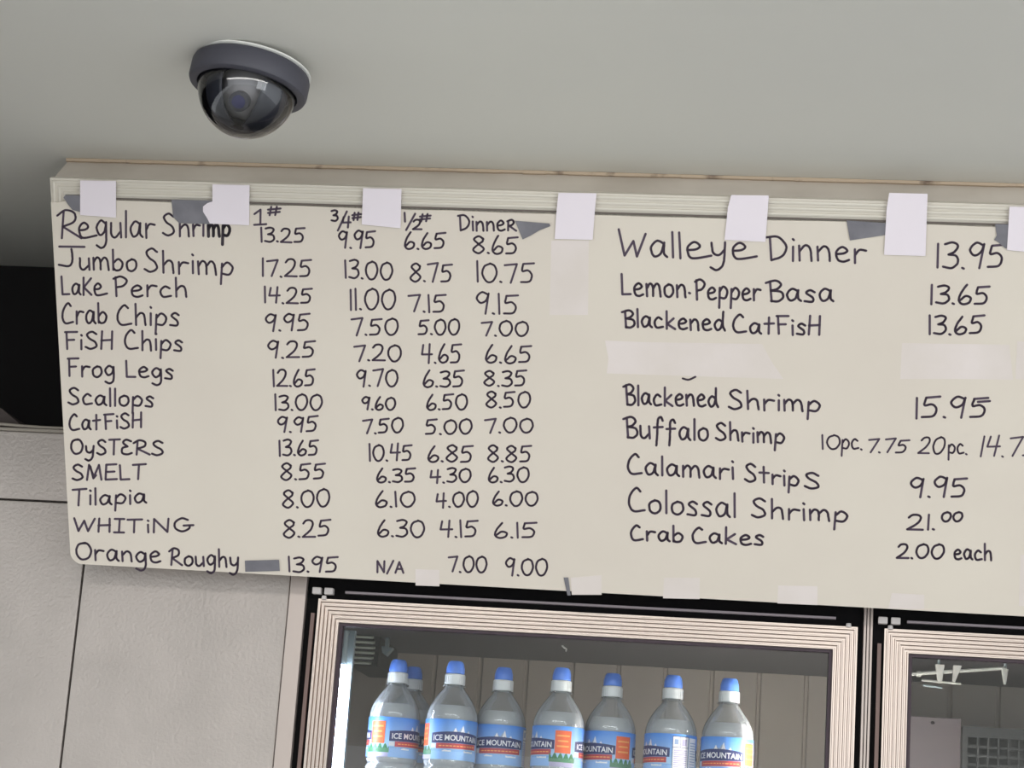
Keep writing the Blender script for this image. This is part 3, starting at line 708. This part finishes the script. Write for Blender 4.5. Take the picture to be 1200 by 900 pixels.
# the sky of the label is printed as a gradient
_nt = LM[0].node_tree; _tc = _nt.nodes.new('ShaderNodeTexCoord'); _sx = _nt.nodes.new('ShaderNodeSeparateXYZ'); _mr = _nt.nodes.new('ShaderNodeMapRange'); _cr = _nt.nodes.new('ShaderNodeValToRGB')
_mr.inputs['From Min'].default_value = HT-.122; _mr.inputs['From Max'].default_value = HT-.083
_cr.color_ramp.elements[0].color = lin(176, 214, 248); _cr.color_ramp.elements[1].color = lin(76, 146, 236)
_nt.links.new(_tc.outputs['Object'], _sx.inputs[0]); _nt.links.new(_sx.outputs['Z'], _mr.inputs['Value']); _nt.links.new(_mr.outputs[0], _cr.inputs[0]); _nt.links.new(_cr.outputs[0], _nt.nodes['Principled BSDF'].inputs['Base Color'])
def wrap(u, z, off): return Vector(((R+.0004+off)*math.sin(u/R), -(R+.0004+off)*math.cos(u/R), LZ0+z))
def band(b, u0, u1, lo, hi, mi, off, n=None):
    n = n or max(1, int((u1-u0)/.003))
    for i in range(n):
        a, c_ = u0+(u1-u0)*i/n, u0+(u1-u0)*(i+1)/n
        la, lc = (lo(a), lo(c_)) if callable(lo) else (lo, lo); ha, hc_ = (hi(a), hi(c_)) if callable(hi) else (hi, hi)
        b.face([wrap(a, la, off), wrap(c_, lc, off), wrap(c_, hc_, off), wrap(a, ha, off)], mi)
def text_polys(s, size):
    cu = bpy.data.curves.new('lettering', 'FONT'); cu.body = s; cu.size = size; cu.align_x = 'CENTER'; cu.offset = size*.018; cu.resolution_u = 3
    o = bpy.data.objects.new('lettering', cu); COL.objects.link(o)
    dg = bpy.context.evaluated_depsgraph_get(); dg.update(); me = o.evaluated_get(dg).to_mesh()
    polys = [[tuple(me.vertices[i].co[:2]) for i in p.vertices] for p in me.polygons]
    o.evaluated_get(dg).to_mesh_clear(); bpy.data.objects.remove(o); bpy.data.curves.remove(cu)
    return polys
TXT = text_polys('ICE MOUNTAIN', .0105)
tx0 = min(p[0] for q in TXT for p in q); tx1 = max(p[0] for q in TXT for p in q)
def logo(b, u0):
    m = .001
    H_ = LZ1-LZ0
    peaks = [(.0, .030), (.012, .031), (.02, .035), (.027, .033), (.036, .044), (.041, .040), (.045, .046), (.052, .037), (.058, .039), (.068, .032), (.078, .030)]
    def ph(u):
        x = u-u0
        for (a, ha), (c_, hc_) in zip(peaks[:-1], peaks[1:]):
            if a <= x <= c_: return ha+(hc_-ha)*(x-a)/(c_-a)
        return .03
    band(b, u0, u0+.078, .0, .014, 6, .0001)
    band(b, u0+.012, u0+.070, .030, lambda u: ph(u)-.002, 7, .0001, 40)
    for a, w, h in ((.030, .012, .043), (.040, .013, .0465), (.050, .011, .040)):
        b.face([wrap(u0+a, .032, .0002), wrap(u0+a+w*.3, .034, .0002), wrap(u0+a+w*.5, .032, .0002), wrap(u0+a+w*.8, .035, .0002), wrap(u0+a+w*.55, h, .0002)], 3)
    for a, w in ((.02, .012), (.05, .016)): band(b, u0+a, u0+a+w, .0105, lambda u: .0125+.001*math.sin(u*900), 3, .0002)
    sl = lambda u: .0215+.0015*(u-u0)/.078
    band(b, u0+.003, u0+.076, sl, lambda u: .0345+.003*math.sin(math.pi*(u-u0)/.078), 1, .0003)
    band(b, u0+.011, u0+.072, lambda u: sl(u)-.0075, lambda u: sl(u)-.0003, 2, .0003)
    band(b, u0+.003, u0+.0105, lambda u: sl(u)-.0065, lambda u: sl(u)-.0008, 3, .0003)
    x = .015
    while x < .068:
        wd_ = random.uniform(.002, .005); band(b, u0+x, u0+x+wd_, lambda u: sl(u)-.0046, lambda u: sl(u)-.0032, 9, .0004, 2); x += wd_+.0012
    s_ = .066/(tx1-tx0)
    for q in TXT:
        b.face([wrap(u0+.0395+(p[0]-(tx0+tx1)/2)*s_, .0245+p[1]*1.0+.0012*math.sin(math.pi*(.5+p[0]*s_/.078)), .0006) for p in q], 3)
def label_mesh():
    b = MB(); C_ = 2*math.pi*R; H_ = LZ1-LZ0
    band(b, 0, C_, 0, H_, 0, 0, 72)
    # orange block with green trees and lilac below
    band(b, .002, .024, .018, .048, 4, .0003)
    for z, w in ((.040, .017), (.033, .014), (.026, .016)): band(b, .013-w/2, .013+w/2, z, z+.0022, 9, .0005)
    band(b, -.004, .030, .0, .010, 8, .0002)
    band(b, -.005, .031, .006, lambda u: .0105+.0075*abs(math.sin(u*410+.5)), 5, .0003, 34)
    logo(b, .0275)
    # facts panel
    band(b, .107, .130, .0, H_-.003, 3, .0003)
    for (a, c_, z0, z1) in ((.107, .1076, 0, H_-.003), (.1294, .13, 0, H_-.003), (.107, .13, H_-.0036, H_-.0028), (.107, .13, .036, .0367), (.1172, .1178, .036, H_-.003)):
        band(b, a, c_, z0, z1, 1, .0005)
    band(b, .1095, .115, .040, .047, 7, .0005); band(b, .1195, .127, .0385, .0475, 8, .0005)
    z = .033
    while z > .003: band(b, .109, .1275, z-.0015, z, 8, .0005); z -= .0027
    band(b, .131, .1465, .002, H_-.004, 3, .0003)
    z = .044
    while z > .006: band(b, .133, .145, z-.0012, z, 7, .0005); z -= .0035
    logo(b, .1475-.001)
    return b
def ribprof():
    p = [(.0, .004), (.012, .002), (.024, .0), (.031, .003), (.0345, .010), (R, .022)]
    z = .022
    while z < LZ0-.012:
        p += [(R, z+.004), (R-.0022, z+.008), (R, z+.012)]; z += .014
    p += [(R, LZ0-.002), (R-.0006, LZ0), (R-.0006, LZ1), (R, LZ1+.001)]
    # shoulder: convex bell up to the neck
    for k in range(1, 11):
        t = k/10; z = LZ1+.001+(.0445)*t
        r = .0125+(R-.0125)*(math.cos(t*math.pi/2*.86)-math.cos(math.pi/2*.86))/(1-math.cos(math.pi/2*.86))
        p.append((r, z))
    p += [(.0122, HT-.0335), (.0122, HT-.019)]
    return p
def make_bottle():
    t = thing('water_bottle', '', 'water bottle', (0, 0, 0), 'water bottles in the cooler')
    pr = ribprof()
    b = MB(); b.lathe(pr, 56); bd = b.build('bottle', MT['pet'], t, local=True, smooth=True)
    WL = HT-.063
    wp = [(max(0, r-.0008), z+.0006) for r, z in pr if z < WL]
    wp += [(wp[-1][0]-.001, WL), (0, WL)]
    b = MB(); b.lathe(wp, 56); b.build('water', MT['water'], t, local=True, smooth=True)
    lb = label_mesh().build('label', LM, t, local=True, fixn=False)
    b = MB(); b.lathe([(.0126, HT-.036), (.0160, HT-.036), (.0160, HT-.0345), (.0126, HT-.034)], 40); b.build('neck_ring', MT['pet'], t, local=True)
    pf = [(.0, HT-.0335), (.0138, HT-.0335), (.0143, HT-.033)]
    b = MB(); seg = 60; n0 = 0
    prc = [(.0125, HT-.0330), (.0143, HT-.0330), (.0145, HT-.0310), (.0143, HT-.0205), (.0134, HT-.0185), (.0, HT-.0180)]
    for a in range(seg):
        for c_ in range(1):
            t0, t1 = 2*math.pi*a/seg, 2*math.pi*(a+1)/seg
            k = .00035 if a % 2 else 0
            for (r0, z0), (r1, z1) in zip(prc[:-1], prc[1:]):
                b.face([((r0-k)*math.sin(t0), -(r0-k)*math.cos(t0), z0), ((r0-k)*math.sin(t1), -(r0-k)*math.cos(t1), z0), (max(0, r1-k)*math.sin(t1), -max(0, r1-k)*math.cos(t1), z1), (max(0, r1-k)*math.sin(t0), -max(0, r1-k)*math.cos(t0), z1)])
    b.build('collar', MT['cap_white'], t, local=True)
    b = MB(); b.lathe([(.0124, HT-.0179), (.0128, HT-.016), (.0125, HT-.010), (.0108, HT-.0035), (.0088, HT-.0008), (.0, HT)], 36); b.build('cap', MT['cap_blue'], t, local=True, smooth=True)
    return t
proto = make_bottle()
YB = 2.93
spots = [(467, YB, .0355, 'leftmost front water bottle, beside the lit tube lamp, orange block left of its logo'),
         (534, YB-.022, .058, 'second water bottle from the left in the front row, half overlapped by its left neighbour'),
         (591, YB+.022, .068, 'third water bottle from the left, its whole printed logo facing front'),
         (659, YB-.016, .227, 'middle bottle of the front row of seven, orange block right of centre'),
         (719, YB+.020, .214, 'third water bottle from the right, orange block at its right edge'),
         (790, YB, .104, 'second water bottle from the right, white facts panel facing front'),
         (856, YB, .198, 'rightmost water bottle beside the empty right part of the cooler'),
         (485, YB+.082, .15, 'water bottle standing behind the leftmost front bottle, only its cap and shoulder showing')]
for i, (px, y, uc, lab) in enumerate(spots):
    o = proto if i == 0 else copy_tree(proto)
    p = at(px, 785, y)
    o.location = (p.x, y, SHZ); o.rotation_euler = (0, 0, -uc/R + math.atan2(-p.x, y))
    o['label'] = lab
